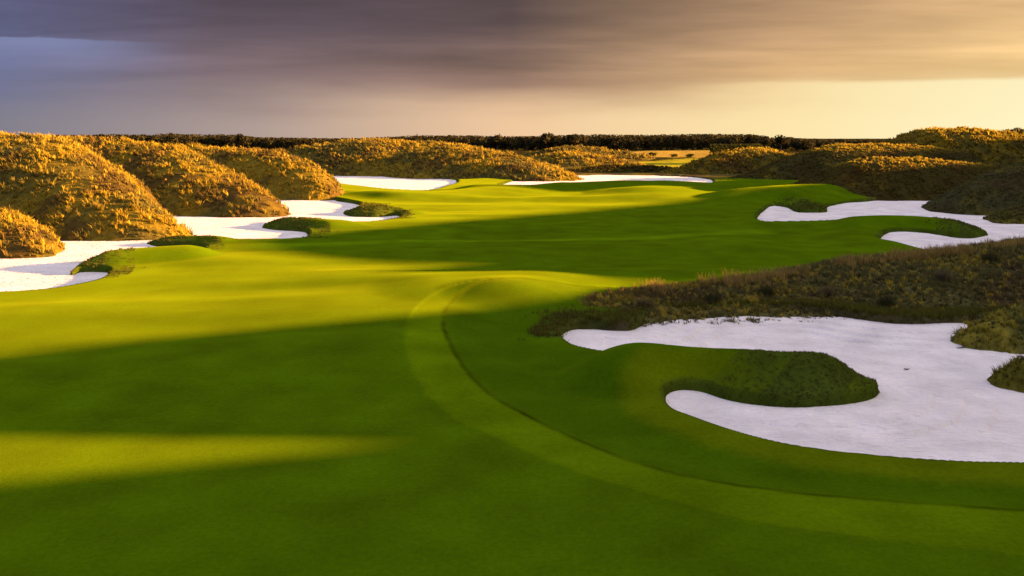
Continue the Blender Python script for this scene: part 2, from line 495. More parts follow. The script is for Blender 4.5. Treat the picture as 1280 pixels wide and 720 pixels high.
# ------------------------------------------------------------------ dunes
def dune_height(P, x, y, ex=1.3, off=0.6):
    """P rows: x y z width_front width_back; crest listed left to right as seen from the camera"""
    h = np.full(x.shape, -3.0)
    for a, b in zip(P[:-1], P[1:]):
        e = (b - a)[:2]
        wx, wy = x - a[0], y - a[1]
        t = np.clip((wx * e[0] + wy * e[1]) / (e @ e + 1e-9), 0, 1)
        dx, dy = wx - e[0] * t, wy - e[1] * t
        dist = np.hypot(dx, dy)
        cr = e[0] * wy - e[1] * wx
        sgn = np.clip(cr / (np.hypot(*e) * (dist + 1e-6)), -1, 1) * 0.5 + 0.5
        wf = a[3] + (b[3] - a[3]) * t
        wb = a[4] + (b[4] - a[4]) * t
        w = wf + (wb - wf) * sgn
        zc = a[2] + (b[2] - a[2]) * t
        q = dist / w
        hh = np.where(q < 1, (zc + off) * np.power(np.clip(1 - q * q, 0, 1), ex), -(q - 1) * np.maximum(w, 2.0) * 0.8)
        h = np.maximum(h, hh)
    return h - off

DUNES = []   # (height function pieces kept for scattering)

def crest(rows, kf=1.0):
    out = []
    for px, py, Y, wf, wb in rows:
        wf = wf * kf
        p = at_d(px, py, Y)
        out.append([p[0], p[1], max(p[2], -0.2), wf, wb])
    return catmull(out, 4)

def blades(points, normals, scale, nblade, width, alb, lean, stiff=0.55, spread=0.16):
    """grass tufts as curved tapering blades; returns verts, tris, colours"""
    n = len(points)
    T = n * nblade
    base = np.repeat(points, nblade, 0)
    sc = np.repeat(scale, nblade) * RNG.uniform(0.6, 1.15, T)
    az = RNG.uniform(0, 2 * np.pi, T)
    tilt = np.abs(RNG.normal(0, stiff, T) + 0.1)
    dirh = np.stack([np.cos(az), np.sin(az)], -1)
    off = dirh * (np.repeat(scale, nblade) * spread * RNG.uniform(0, 1, T))[:, None]
    base = base.copy()
    base[:, :2] += off
    base[:, 2] -= 0.04
    up = np.stack([dirh[:, 0] * np.sin(tilt) * 0.6 + lean[0] * 0.5, dirh[:, 1] * np.sin(tilt) * 0.6 + lean[1] * 0.5, np.cos(tilt) + 0.15], -1)
    up /= np.linalg.norm(up, axis=1)[:, None]
    droop = np.stack([dirh[:, 0] * 0.45 + lean[0], dirh[:, 1] * 0.45 + lean[1], -0.10 - 0.35 * RNG.uniform(0, 1, T)], -1)
    mid = base + up * (sc * 0.55)[:, None]
    tip = mid + (up * 0.45 + droop * 0.35) * sc[:, None]
    fa = RNG.uniform(0, 2 * np.pi, T)
    w = np.repeat(width, nblade)
    side = np.stack([np.cos(fa), np.sin(fa), np.zeros(T)], -1) * (w * 0.5)[:, None]
    v = np.stack([base - side, base + side, mid - side * 0.8, mid + side * 0.8, tip], 1).reshape(-1, 3)
    k = np.arange(T)[:, None] * 5
    tri = np.concatenate([k + np.array([[0, 1, 3]]), k + np.array([[0, 3, 2]]), k + np.array([[2, 3, 4]])], 1).reshape(-1, 3)
    c = np.repeat(alb, nblade, 0) * RNG.uniform(0.75, 1.3, T)[:, None]
    return v, tri, np.repeat(c, 5, 0)

N_TUFT = [0]

def dune(name, label, rows, step, density=2.0, size=0.7, nblade=12, straw=0.5, seed=0, rough=0.5, ex=1.3, tint=(1, 1, 1), grass=True, world=None, skip_back=True, kf=1.0, mixing=1.0, off=0.6, rimlit=0.0):
    P = crest(rows, kf) if world is None else catmull(world, 4)
    wmax = P[:, 3:].max()
    lo, hi = P[:, :2].min(0) - wmax - 1, P[:, :2].max(0) + wmax + 1
    xs, ys = np.arange(lo[0], hi[0], step), np.arange(lo[1], hi[1], step)
    tint = np.array(tint)

    def hfun(x, y):
        wob = 1.6 * rough
        sc = wmax
        h = dune_height(P, x + wob * fbm(x / (sc * 0.45), y / (sc * 0.45), 3, seed + 3) * 2.2, y + wob * fbm(x / (sc * 0.4), y / (sc * 0.4), 3, seed + 4) * 2.2, ex, off)
        amp = np.clip((h + 0.3) / 2.0, 0, 1)
        gl = fbm((x * 0.8 + y * 0.6) / 2.4, (x * -0.6 + y * 0.8) / 7.0, 3, seed + 5)      # gullies running down the face
        return h + amp * rough * (1.5 * fbm(x / 6, y / 6, 4, seed) + 0.8 * gl)
    x, y = np.meshgrid(xs, ys, indexing='ij')
    z = hfun(x, y)
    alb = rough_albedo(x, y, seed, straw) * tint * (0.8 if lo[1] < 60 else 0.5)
    v = np.stack([x, y, np.maximum(z, -off - 0.5)], -1).reshape(-1, 3)
    f = grid_faces(*x.shape, keep=z > -off - 0.35)
    v, f, a = compact(v, f, {'albedo': alb.reshape(-1, 3)})
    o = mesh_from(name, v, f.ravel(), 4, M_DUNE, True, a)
    tag(o, label, None, None, 'structure')
    if not grass:
        return hfun
    near = lo[1] < 60
    if not near:
        size *= 0.62; density *= 2.9; nblade = max(8, nblade - 2)
    area = (hi - lo).prod()
    n = int(area * density)
    px, py = RNG.uniform(lo[0], hi[0], n), RNG.uniform(lo[1], hi[1], n)
    pz = hfun(px, py)
    # keep what the surroundings of the photo could show: in view and on slopes that are not turned away
    gx, gy = (hfun(px + 0.4, py) - pz) / 0.4, (hfun(px, py + 0.4) - pz) / 0.4
    ang = np.arctan2(px, py)
    cov = fbm(px / 2.5, py / 2.5, 3, seed + 200) + 0.5
    nz = (px * -(-gx) + py * -(-gy) + 0)            # sign of facing (slope rising away from camera is > 0)
    dist = np.hypot(px, py)
    facing = (-(gx * px + gy * py) / dist) * -1 + (H - pz) / dist
    keep = (pz > (-0.62 if near else -0.32)) & (np.abs(ang) < R(37)) & ((cov > 0.22) & ((fbm(px / 1.0, py / 1.0, 2, seed + 210) + 0.5 > 0.40) | near))
    if skip_back:
        keep &= facing > -0.22
    px, py, pz, dist = px[keep], py[keep], pz[keep], dist[keep]
    pts = np.stack([px, py, pz], -1)
    al = rough_albedo(px, py, seed, straw) * tint
    var = RNG.uniform(0, 1, len(px))
    mean = rough_albedo(px, py, seed, straw).mean(0) * tint
    al = np.where((var > 0.86)[:, None], STRAW * 1.25 * tint, al)
    al = np.where((var < 0.12)[:, None], OLIVE * 0.8 * tint, al)
    al = mean + (al - mean) * mixing
    wd_ = rimlit * sstep(0.66, 0.88, (pz + 0.8 * fbm(px / 3, py / 3, 2, seed + 7)) / P[:, 2].max())[:, None]
    al = al * (1 - wd_) + STRAW * 2.3 * RNG.uniform(0.7, 1.2, len(px))[:, None] * wd_        # gold of sunlit crests painted into the tuft colour
    s = size * (0.45 + 1.15 * RNG.uniform(0, 1, len(px)) ** 2.5) * (0.7 + 0.7 * (fbm(px / 4, py / 4, 2, seed + 300) + 0.5))
    wd = np.maximum(0.016, dist * 0.00085) * RNG.uniform(0.8, 1.3, len(px))
    vb, tb, cb = blades(pts, None, s, nblade, wd, al, np.array([-0.22, -0.08]))
    go = mesh_from('dune_grass', vb, tb.ravel(), 3, M_BLADE, False, {'albedo': cb})
    tag(go, 'rough grass growing on the ' + label, None, None, 'stuff')
    N_TUFT[0] += len(px)
    return hfun

DF = {}
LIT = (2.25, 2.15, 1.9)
# left, golden in the sun
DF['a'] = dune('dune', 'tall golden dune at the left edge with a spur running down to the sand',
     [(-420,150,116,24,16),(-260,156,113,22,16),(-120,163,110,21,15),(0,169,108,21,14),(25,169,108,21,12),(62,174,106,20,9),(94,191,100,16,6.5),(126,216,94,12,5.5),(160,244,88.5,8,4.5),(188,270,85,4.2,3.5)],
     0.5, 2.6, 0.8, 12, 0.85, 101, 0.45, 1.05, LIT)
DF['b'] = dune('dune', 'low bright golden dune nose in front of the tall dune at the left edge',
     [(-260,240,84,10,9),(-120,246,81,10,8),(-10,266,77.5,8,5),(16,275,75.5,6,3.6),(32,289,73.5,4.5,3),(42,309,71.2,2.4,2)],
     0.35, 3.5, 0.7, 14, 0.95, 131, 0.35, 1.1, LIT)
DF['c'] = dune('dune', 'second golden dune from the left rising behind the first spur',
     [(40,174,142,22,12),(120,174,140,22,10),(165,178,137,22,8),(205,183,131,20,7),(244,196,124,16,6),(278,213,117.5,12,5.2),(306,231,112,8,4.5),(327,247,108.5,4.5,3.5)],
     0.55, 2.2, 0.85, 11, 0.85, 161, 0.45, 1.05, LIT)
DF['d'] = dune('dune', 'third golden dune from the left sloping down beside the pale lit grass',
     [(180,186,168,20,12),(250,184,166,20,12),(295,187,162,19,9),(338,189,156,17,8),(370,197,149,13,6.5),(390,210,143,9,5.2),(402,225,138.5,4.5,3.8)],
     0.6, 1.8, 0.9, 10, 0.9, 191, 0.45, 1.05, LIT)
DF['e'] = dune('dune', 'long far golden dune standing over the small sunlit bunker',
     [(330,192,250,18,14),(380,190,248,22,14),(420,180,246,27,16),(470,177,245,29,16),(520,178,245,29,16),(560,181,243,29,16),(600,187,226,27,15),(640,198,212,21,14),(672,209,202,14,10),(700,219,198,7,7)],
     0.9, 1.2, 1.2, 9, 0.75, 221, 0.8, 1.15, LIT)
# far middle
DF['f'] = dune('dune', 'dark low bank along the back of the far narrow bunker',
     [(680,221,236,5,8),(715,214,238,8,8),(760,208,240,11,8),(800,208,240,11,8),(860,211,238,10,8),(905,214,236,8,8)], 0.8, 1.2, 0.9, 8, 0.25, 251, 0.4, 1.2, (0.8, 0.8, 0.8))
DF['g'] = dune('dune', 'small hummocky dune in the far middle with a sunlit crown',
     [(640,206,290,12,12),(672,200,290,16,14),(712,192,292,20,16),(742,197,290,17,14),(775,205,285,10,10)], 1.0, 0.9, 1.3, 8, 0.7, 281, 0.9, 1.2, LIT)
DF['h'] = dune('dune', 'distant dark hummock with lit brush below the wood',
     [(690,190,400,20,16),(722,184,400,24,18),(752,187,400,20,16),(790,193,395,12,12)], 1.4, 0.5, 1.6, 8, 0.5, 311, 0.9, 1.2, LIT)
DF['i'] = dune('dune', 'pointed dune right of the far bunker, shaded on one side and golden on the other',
     [(846,220,228,6,8),(875,207,232,11,10),(905,194,236,16,12),(936,187,238,19,13),(962,190,238,18,13),(985,200,234,12,10),(1004,211,228,6,8)], 0.8, 1.4, 1.0, 9, 0.6, 341, 0.6, 1.2, (1.7, 1.6, 1.3), rimlit=1)
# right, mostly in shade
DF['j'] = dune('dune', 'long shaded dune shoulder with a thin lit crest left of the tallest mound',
     [(940,222,196,6,8),(975,208,200,11,10),(1012,192,203,16,12),(1048,181,205,20,13),(1090,180,206,20,13),(1135,182,206,18,12),(1190,190,204,14,10)], 0.75, 3.0, 0.6, 9, 0.5, 371, 0.5, 1.2, (1.35, 1.35, 1.35), mixing=0.25, rimlit=1)
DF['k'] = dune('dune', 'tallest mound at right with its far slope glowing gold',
     [(1075,195,228,10,10),(1105,183,230,16,12),(1132,172,232,22,14),(1160,164,233,25,15),(1190,161,233,26,16),(1228,163,231,25,16),(1262,171,228,22,14),(1300,182,224,17,12),(1350,195,220,12,10)], 0.8, 1.5, 1.0, 9, 0.7, 401, 0.8, 1.15, (1.7, 1.6, 1.3), rimlit=1)
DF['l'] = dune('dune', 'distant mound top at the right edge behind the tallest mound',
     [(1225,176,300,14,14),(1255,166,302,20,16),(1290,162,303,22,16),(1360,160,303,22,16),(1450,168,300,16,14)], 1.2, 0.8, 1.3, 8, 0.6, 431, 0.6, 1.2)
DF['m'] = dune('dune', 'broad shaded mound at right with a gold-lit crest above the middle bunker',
     [(985,247,140,5,7),(1020,232,143,8,9),(1055,214,146,12,11),(1092,200,148,15,12),(1150,199,149,16,12),(1200,205,148,15,11),(1245,213,146,13,10),(1300,225,142,9,9)], 0.55, 4.0, 0.5, 9, 0.4, 461, 0.5, 1.25, (1.35, 1.2, 1.0), mixing=0.25, rimlit=1)
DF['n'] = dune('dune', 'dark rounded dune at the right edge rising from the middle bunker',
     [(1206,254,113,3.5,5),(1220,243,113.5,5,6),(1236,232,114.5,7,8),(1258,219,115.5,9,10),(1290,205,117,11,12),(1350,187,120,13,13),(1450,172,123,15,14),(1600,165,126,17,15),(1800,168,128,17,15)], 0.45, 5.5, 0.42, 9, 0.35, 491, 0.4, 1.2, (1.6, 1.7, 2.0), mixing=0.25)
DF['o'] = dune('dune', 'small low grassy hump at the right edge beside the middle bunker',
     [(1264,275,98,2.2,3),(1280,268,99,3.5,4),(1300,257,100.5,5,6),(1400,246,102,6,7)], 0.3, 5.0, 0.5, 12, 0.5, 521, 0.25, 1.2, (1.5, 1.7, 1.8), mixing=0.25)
# near rough ridge and its hummocks
DF['p'] = dune('dune', 'near ridge of tangled rough grass behind the foreground bunker',
     [(738,385,46.5,2.4,2.2),(760,376,48,4.6,3.2),(780,370,49,6.0,4),(800,366,50,6.8,4.5),(860,361,51.5,8,5),(940,352,53.5,10,6),(1000,344,55.5,11.5,6.5),(1080,330,57.5,14.5,7),(1160,322,58.5,16.5,8),(1220,315,59.5,16,8),(1300,305,61,16.5,9),(1450,290,63,17,10),(1650,275,65,17,10)],
     0.22, 20.0, 0.30, 18, 0.45, 551, 0.22, 1.1, (1.9, 1.9, 2.1), kf=1.15, off=1.1)
DF['q'] = dune('hummock', 'rounded shaggy hummock reaching into the sand at the right edge',
     [(1228,412,40.6,1.7,1.8),(1250,400,41,2.5,2.4),(1290,385,41.5,3.1,3.0),(1360,368,42,3.6,3.6),(1450,360,43,3.6,3.6)], 0.14, 30, 0.26, 18, 0.55, 581, 0.18, 1.1, (1.9, 2.1, 2.3), off=1.1)
DF['r'] = dune('hummock', 'small dark tuft island in the sand at the right edge below the larger hummock',
     [(1264,464,34.2,1.1,1.0),(1286,450,34.5,1.8,1.5),(1330,442,34.8,2.2,1.8)], 0.1, 45, 0.22, 18, 0.4, 611, 0.12, 1.1, (1.2, 1.4, 1.5), off=1.1)

# added unseen ridge off the right edge, shaped to lay shade over the fairway
def shade_ridge():
    TE = math.tan(EL)
    prof = [  # place across the sun's bearing, how far along it the ridge's shade reaches on flat ground
        (-40, 0), (6, -15), (13, -20), (21.5, -22), (22.6, -20), (23.6, -14), (24.8, -8), (25.9, 3), (26.6, -9), (27.4, -21), (30.1, -27), (34.1, -27.7), (37.7, -24.2),
        (40.5, -16.5), (45.3, -1.7), (49.1, 3.4), (50.5, 6), (52.0, 10.5), (53.6, 9), (54.8, 0), (55.8, -8), (58.6, -11), (60.0, -7), (61.7, -0.7), (65.2, -10.3), (69.2, -17), (73.8, -19.8),
        (79.4, -22.7), (84.3, -17.4), (89.4, -11.1), (97.7, -3.3), (106.8, 9.4), (114.3, 18.3), (122.4, 29), (130, 38), (136, 45), (138.5, 54), (143, 54), (145.5, 14), (153, -2), (159, 2),
        (165.2, 22), (172.4, 38), (181.8, 52), (191.9, 64), (199.9, 70), (206, 76), (214.9, 98), (225.4, 106)]
    A = np.array([(v, max(64, 20 + 0.985 * v), t) for v, t in prof])
    V0, V1 = A[0, 0], A[-1, 0]
    vs = np.linspace(V0, V1, 230)
    from_u = np.interp(vs, A[:, 0], A[:, 1]); from_t = np.interp(vs, A[:, 0], A[:, 2])
    # smooth the profile a little so the crest is an undulating hill
    k = np.array([1, 2, 1]) / 4.0
    ft = np.convolve(np.pad(from_t, 1, mode='edge'), k, 'valid')
    pts = SH[None] * from_u[:, None] + NV[None] * vs[:, None]
    hh = TE * (from_u - ft)
    # height field in (u, v)
    uu = np.linspace(-17, 34, 60)
    U, V = np.meshgrid(uu, vs, indexing='ij')
    Hh = hh[None] * np.power(np.clip(1 - (U / np.where(U < 0, 17, 34)) ** 2, 0, 1), 1.2) - 0.6
    endf = sstep(V0, V0 + 15, V) * sstep(V1, V1 - 8, V)
    Hh = (Hh + 0.6) * endf - 0.6
    X = (from_u[None] + U) * SH[0] + V * NV[0]
    Y = (from_u[None] + U) * SH[1] + V * NV[1]
    alb = rough_albedo(X, Y, 700, 0.4)
    v = np.stack([X, Y, Hh], -1).reshape(-1, 3)
    f = grid_faces(*X.shape)
    o = mesh_from('dune', v, f[:, ::-1].ravel(), 4, M_DUNE, True, {'albedo': alb.reshape(-1, 3)})
    tag(o, 'added grassy ridge out of view at right, shaped to shade the fairway', None, None, 'structure')

shade_ridge()

def crest_stems():
    P = crest([(820,365,50.5,1,1),(860,361,51.5,1,1),(940,352,53.5,1,1),(1000,344,55.5,1,1),(1080,330,57.5,1,1),(1160,322,58.5,1,1),(1220,315,59.5,1,1),(1300,305,61,1,1)])
    n = 900
    i = RNG.integers(0, len(P) - 1, n); t = RNG.uniform(0, 1, n)[:, None]
    q = P[i, :2] * (1 - t) + P[i + 1, :2] * t + RNG.normal(0, 0.7, (n, 2))
    k = fbm(q[:, 0] / 2.0, q[:, 1] / 2.0, 2, 88) > -0.08
    q = q[k]
    z = DF['p'](q[:, 0], q[:, 1])
    al = np.array([0.24, 0.17, 0.05])[None] * RNG.uniform(0.7, 1.2, len(q))[:, None]
    v, tr, c = blades(np.column_stack([q, z]), None, RNG.uniform(0.45, 1.0, len(q)), 10, np.full(len(q), 0.03), al, np.array([-0.15, -0.05]), 0.25, 0.2)
    o = mesh_from('dry_grass', v, tr.ravel(), 3, M_BLADE, False, {'albedo': c})
    tag(o, 'tall dried grass stems along the crest of the near rough ridge', None, None, 'stuff')
crest_stems()

# ------------------------------------------------------------------ short rough grass on the tips of the turf tongues and along lips
def fringe():
    pts, col, sz = [], [], []
    for k, p in enumerate(ROUGHS):
        lo, hi = p.min(0) - 1.6, p.max(0) + 1.6
        dc = np.hypot(*p.mean(0))
        dens = 110 if dc < 40 else 70 if k == 7 else (16 if dc < 75 else 9)
        n = int((hi - lo).prod() * dens)
        x, y = RNG.uniform(lo[0], hi[0], n), RNG.uniform(lo[1], hi[1], n)
        z, s1, s2, bsd, wall = ground_fields(x, y)
        b = np.min(np.array(bsd), 0)
        keep = (sdf(p, x, y, 3) + 1.6 * fbm(x / 1.6, y / 1.6, 3, 71) < RNG.uniform(-1.0, 1.0, n)) & (b > -0.25 if dc < 40 else b > -0.4)
        x, y, z = x[keep], y[keep], z[keep]
        pts.append(np.stack([x, y, z], -1))
        c = np.array([0.072, 0.070, 0.012]) * (0.8 + 0.5 * RNG.uniform(0, 1, len(x)))[:, None]
        c = np.where(((fbm(x / 1.5, y / 1.5, 3, 77) > 0.06) & (dc < 40))[:, None], np.array([0.070, 0.066, 0.016]), c)
        col.append(c)
        if k == 0:
            c = c * 1.45
        if k == 7:
            c = rough_albedo(x, y, 551, 0.5) * np.array([2.0, 1.8, 1.8])
        s = (0.32 if k == 7 else 0.10 if dc < 40 else 0.17) * RNG.uniform(0.6, 1.3, len(x))
        sz.append(s)
    # shaggy edge along the near bunker where the lip is cut
    P = BUNKERS[0][0]
    A, Bq = P, np.roll(P, -1, 0)
    n = 5200
    i = RNG.integers(0, len(P), n)
    t = RNG.uniform(0, 1, n)[:, None]
    q = A[i] * (1 - t) + Bq[i] * t
    ln = np.linalg.norm(Bq[i] - A[i], axis=1)
    q = q[RNG.uniform(0, 1, n) < ln / ln.max()]
    q = q + RNG.normal(0, 0.06, q.shape)
    z = ground_fields(q[:, 0], q[:, 1])[0]
    k = (z > -0.33)
    q, z = q[k], z[k]
    pts.append(np.column_stack([q, z])); sz.append(np.full(len(q), 0.05) * RNG.uniform(0.6, 1.4, len(q)))
    col.append(np.array([0.050, 0.066, 0.008]) * RNG.uniform(0.7, 1.2, len(q))[:, None])
    pts, col, sz = np.concatenate(pts), np.concatenate(col), np.concatenate(sz)
    wd = np.maximum(0.010, np.hypot(pts[:, 0], pts[:, 1]) * 0.0005)
    v, tr, c = blades(pts, None, sz, 9, wd, col, np.array([-0.1, -0.05]), 0.5, 0.5)
    o = mesh_from('fringe_grass', v, tr.ravel(), 3, M_BLADE, False, {'albedo': c})
    tag(o, 'short unmown grass on the bunker lips and tongue tips', None, None, 'stuff')

fringe()

# ------------------------------------------------------------------ woods, trees, bushes
ICO = None
def ico():
    global ICO
    if ICO is None:
        import bmesh
        bm = bmesh.new()
        bmesh.ops.create_icosphere(bm, subdivisions=2, radius=1)
        v = np.array([p.co[:] for p in bm.verts]); f = np.array([[q.index for q in p.verts] for p in bm.faces])
        bm.free()
        ICO = (v, f)
    return ICO

def crown_geo(rx, ry, rz, nleaf, leaf, seed, colour, lobes=7):
    """leaf-sized faces spread through several uneven lobes, denser towards their skins"""
    rg = np.random.default_rng(seed)
    V, C = [], []
    for l in range(lobes):
        a = rg.uniform(0, 2 * np.pi)
        rr = rg.uniform(0.1, 0.62)
        c = np.array([math.cos(a) * rr * rx, math.sin(a) * rr * ry, rg.uniform(-0.35, 0.5) * rz])
        s = rg.uniform(0.38, 0.62)
        n = nleaf // lobes
        d = rg.normal(0, 1, (n, 3)); d /= np.linalg.norm(d, axis=1)[:, None]
        rad = rg.uniform(0.35, 1.0, n) ** 0.5
        p = c + d * rad[:, None] * np.array([rx, ry, rz]) * s
        nrm = d + rg.normal(0, 0.6, (n, 3)); nrm /= np.linalg.norm(nrm, axis=1)[:, None]
        t = np.cross(nrm, rg.normal(0, 1, (n, 3))); t /= np.linalg.norm(t, axis=1)[:, None] + 1e-9
        b = np.cross(nrm, t)
        L = leaf * rg.uniform(0.6, 1.4, n)[:, None]
        q = np.stack([p - t * L, p - b * L * 0.6, p + t * L, p + b * L * 0.6], 1)
        V.append(q.reshape(-1, 3))
        cc = np.array(colour) * rg.uniform(0.65, 1.35) * rg.uniform(0.8, 1.2, n)[:, None]
        C.append(np.repeat(cc, 4, 0))
    V, C = np.concatenate(V), np.concatenate(C)
    Fq = np.arange(len(V)).reshape(-1, 4)
    return V, Fq, C

def trunk_geo(h, r, limbs, seed):
    rg = np.random.default_rng(seed)
    V, Fq = [], []
    def tube(pts, rad):
        n0 = sum(len(a) for a in V)
        m = 7
        for p, q in zip(pts, rad):
            a = np.arange(m) / m * 2 * np.pi
            V.append(np.stack([p[0] + np.cos(a) * q, p[1] + np.sin(a) * q, np.full(m, p[2])], -1))
        for i in range(len(pts) - 1):
            for j in range(m):
                Fq.append([n0 + i * m + j, n0 + i * m + (j + 1) % m, n0 + (i + 1) * m + (j + 1) % m, n0 + (i + 1) * m + j])
    tube([(0, 0, -0.5), (0.02 * h, 0, h * 0.35), (-0.01 * h, 0.01 * h, h * 0.7), (0, 0, h * 0.95)], [r * 1.3, r, r * 0.7, r * 0.25])
    for k in range(limbs):
        a = rg.uniform(0, 2 * np.pi); z0 = h * rg.uniform(0.3, 0.6); l = h * rg.uniform(0.25, 0.4)
        tube([(0, 0, z0), (math.cos(a) * l * 0.5, math.sin(a) * l * 0.5, z0 + l * 0.4), (math.cos(a) * l, math.sin(a) * l, z0 + l * 0.9)], [r * 0.5, r * 0.35, r * 0.12])
    return np.concatenate(V), np.array(Fq)

def ground_z(x, y):
    return float(ground_fields(np.array([x]), np.array([y]))[0][0])

DARK = (0.030, 0.028, 0.013)

def wood():
    """the far wood that reads as one dark band"""
    prof = np.array([(-260, 171), (-60, 169), (60, 168), (110, 168), (140, 167), (185, 168), (200, 167), (245, 167), (300, 168), (318, 171), (350, 171), (400, 172.5), (450, 172), (490, 170),
                     (520, 169), (560, 168.5), (600, 169.5), (640, 170), (665, 169.5), (700, 168), (730, 167.5), (800, 168), (850, 167.3), (900, 167), (940, 167.5), (955, 169), (966, 173),
                     (985, 171), (1010, 173), (1050, 173.5), (1100, 174), (1160, 173), (1280, 172), (1500, 171)], float)
    V, Fq, C, n0 = [], [], [], 0
    rg = np.random.default_rng(5)
    pxs = np.arange(-240, 1480, 2.3)
    for row in range(2):
        for px in pxs:
            p = px + rg.uniform(-2.5, 2.5)
            Y = 660 + row * 40 + rg.uniform(-18, 18)
            top = at_d(p, np.interp(p, prof[:, 0], prof[:, 1]) + rg.uniform(-0.1, 0.9) + (0.0 if row else 0.6), Y)
            hgt = top[2] + 1.5
            w = rg.uniform(4.0, 6.5)
            v, f, c = crown_geo(w, w, hgt * 0.58, 120, 0.9, int(rg.integers(1 << 30)), np.array(DARK) * rg.uniform(0.8, 1.3), 5)
            v[:, 2] += hgt * 0.42
            v[:, 2] = np.minimum(v[:, 2], hgt - 1.5 + rg.uniform(-.2, .2))
            v[:, 0] += top[0]; v[:, 1] += Y
            V.append(v); Fq.append(f + n0); C.append(c); n0 += len(v)
    o = mesh_from('distant_wood', np.concatenate(V), np.concatenate(Fq).ravel(), 4, M_LEAF, False, {'albedo': np.concatenate(C)})
    tag(o, 'dark wood along the horizon', None, None, 'stuff')

wood()

def tree(px, top_py, base_Y, wpx, label, seed, name='tree', colour=DARK, cat='tree', group='trees standing above the horizon wood'):
    t = at_d(px, top_py, base_Y)
    bz = ground_z(t[0], base_Y)
    hgt = t[2] - bz
    w = wpx / F * base_Y / 2
    root = bpy.data.objects.new(name, None); COL.objects.link(root)
    root.location = (t[0], base_Y, bz)
    tag(root, label, cat, group)
    v, f, c = crown_geo(w, w, hgt * 0.42, 700, w * 0.14, seed, colour, 9)
    v[:, 2] += hgt * 0.60
    v[:, 2] *= hgt / max(v[:, 2].max(), 0.1)
    mesh_from('crown', v, f.ravel(), 4, M_LEAF, False, {'albedo': c}, root)
    tv, tf = trunk_geo(hgt * 0.9, hgt * 0.03, 5, seed)
    mesh_from('trunk', tv, tf.ravel(), 4, M_BARK, True, None, root)

tree(683, 164.8, 640, 24, 'broad round dark tree standing highest in the middle of the horizon wood', 1)
tree(621, 166.2, 640, 20, 'round dark tree on the horizon just above the right shoulder of the long far dune', 2)
tree(716, 166.4, 642, 18, 'dark tree on the horizon directly right of the highest round tree', 3)
tree(520, 166.8, 642, 7, 'tiny thin tree poking out of the horizon wood above the long far dune', 4)
tree(977, 167.4, 640, 17, 'round dark tree right of the gap in the horizon wood above the pointed dune', 5)
tree(216, 165.4, 640, 20, 'broad dark tree on the horizon above the second golden dune', 6)
tree(300, 166.3, 640, 14, 'dark tree at the end of the higher stretch of wood at left', 7)
tree(130, 166.6, 645, 18, 'dark tree just clearing the crest of the tall golden dune at left', 8)

def bush(px, base_py, Y, wpx, hpx, label, seed, colour, name='bush', cat='bush', group='bushes in the far rough', on=None):
    b = at_d(px, base_py, Y)
    w = wpx / F * Y / 2
    h = hpx / F * Y
    zb = on(np.array([b[0]]), np.array([b[1]]))[0] if on is not None else ground_z(b[0], b[1])
    root = bpy.data.objects.new(name, None); COL.objects.link(root)
    root.location = (b[0], b[1], zb)
    tag(root, label, cat, group)
    v, f, c = crown_geo(w, w, h * 0.5, 420, max(w * 0.12, 0.03), seed, colour, 8)
    v[:, 2] += h * 0.42
    v[:, 2] *= h / max(v[:, 2].max(), 0.05)
    mesh_from('foliage', v, f.ravel(), 4, M_LEAF, False, {'albedo': c}, root)
    tv, tf = trunk_geo(h * 0.7, h * 0.03, 4, seed)
    mesh_from('stem', tv, tf.ravel(), 4, M_BARK, True, None, root)

GB = (0.060, 0.062, 0.014)
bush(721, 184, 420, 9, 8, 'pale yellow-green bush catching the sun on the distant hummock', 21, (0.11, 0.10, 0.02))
bush(757, 185, 430, 12, 6, 'low dark bush between the pale bush and the golden field', 22, GB)
bush(792, 186.5, 430, 12, 6, 'leftmost olive bush on the far edge of the golden field', 23, GB)
bush(816, 186.5, 432, 14, 7, 'tall olive bush near the middle of the golden field edge', 24, GB)
bush(842, 186.5, 434, 10, 5, 'small olive bush right of the tall one on the golden field edge', 25, GB)
bush(864, 186.5, 434, 13, 6, 'olive bush beside the dark hedge at the end of the golden field', 26, GB)
bush(884.5, 196, 300, 4, 13, 'narrow sunlit shrub at the end of the dark hedge', 27, (0.12, 0.11, 0.02))

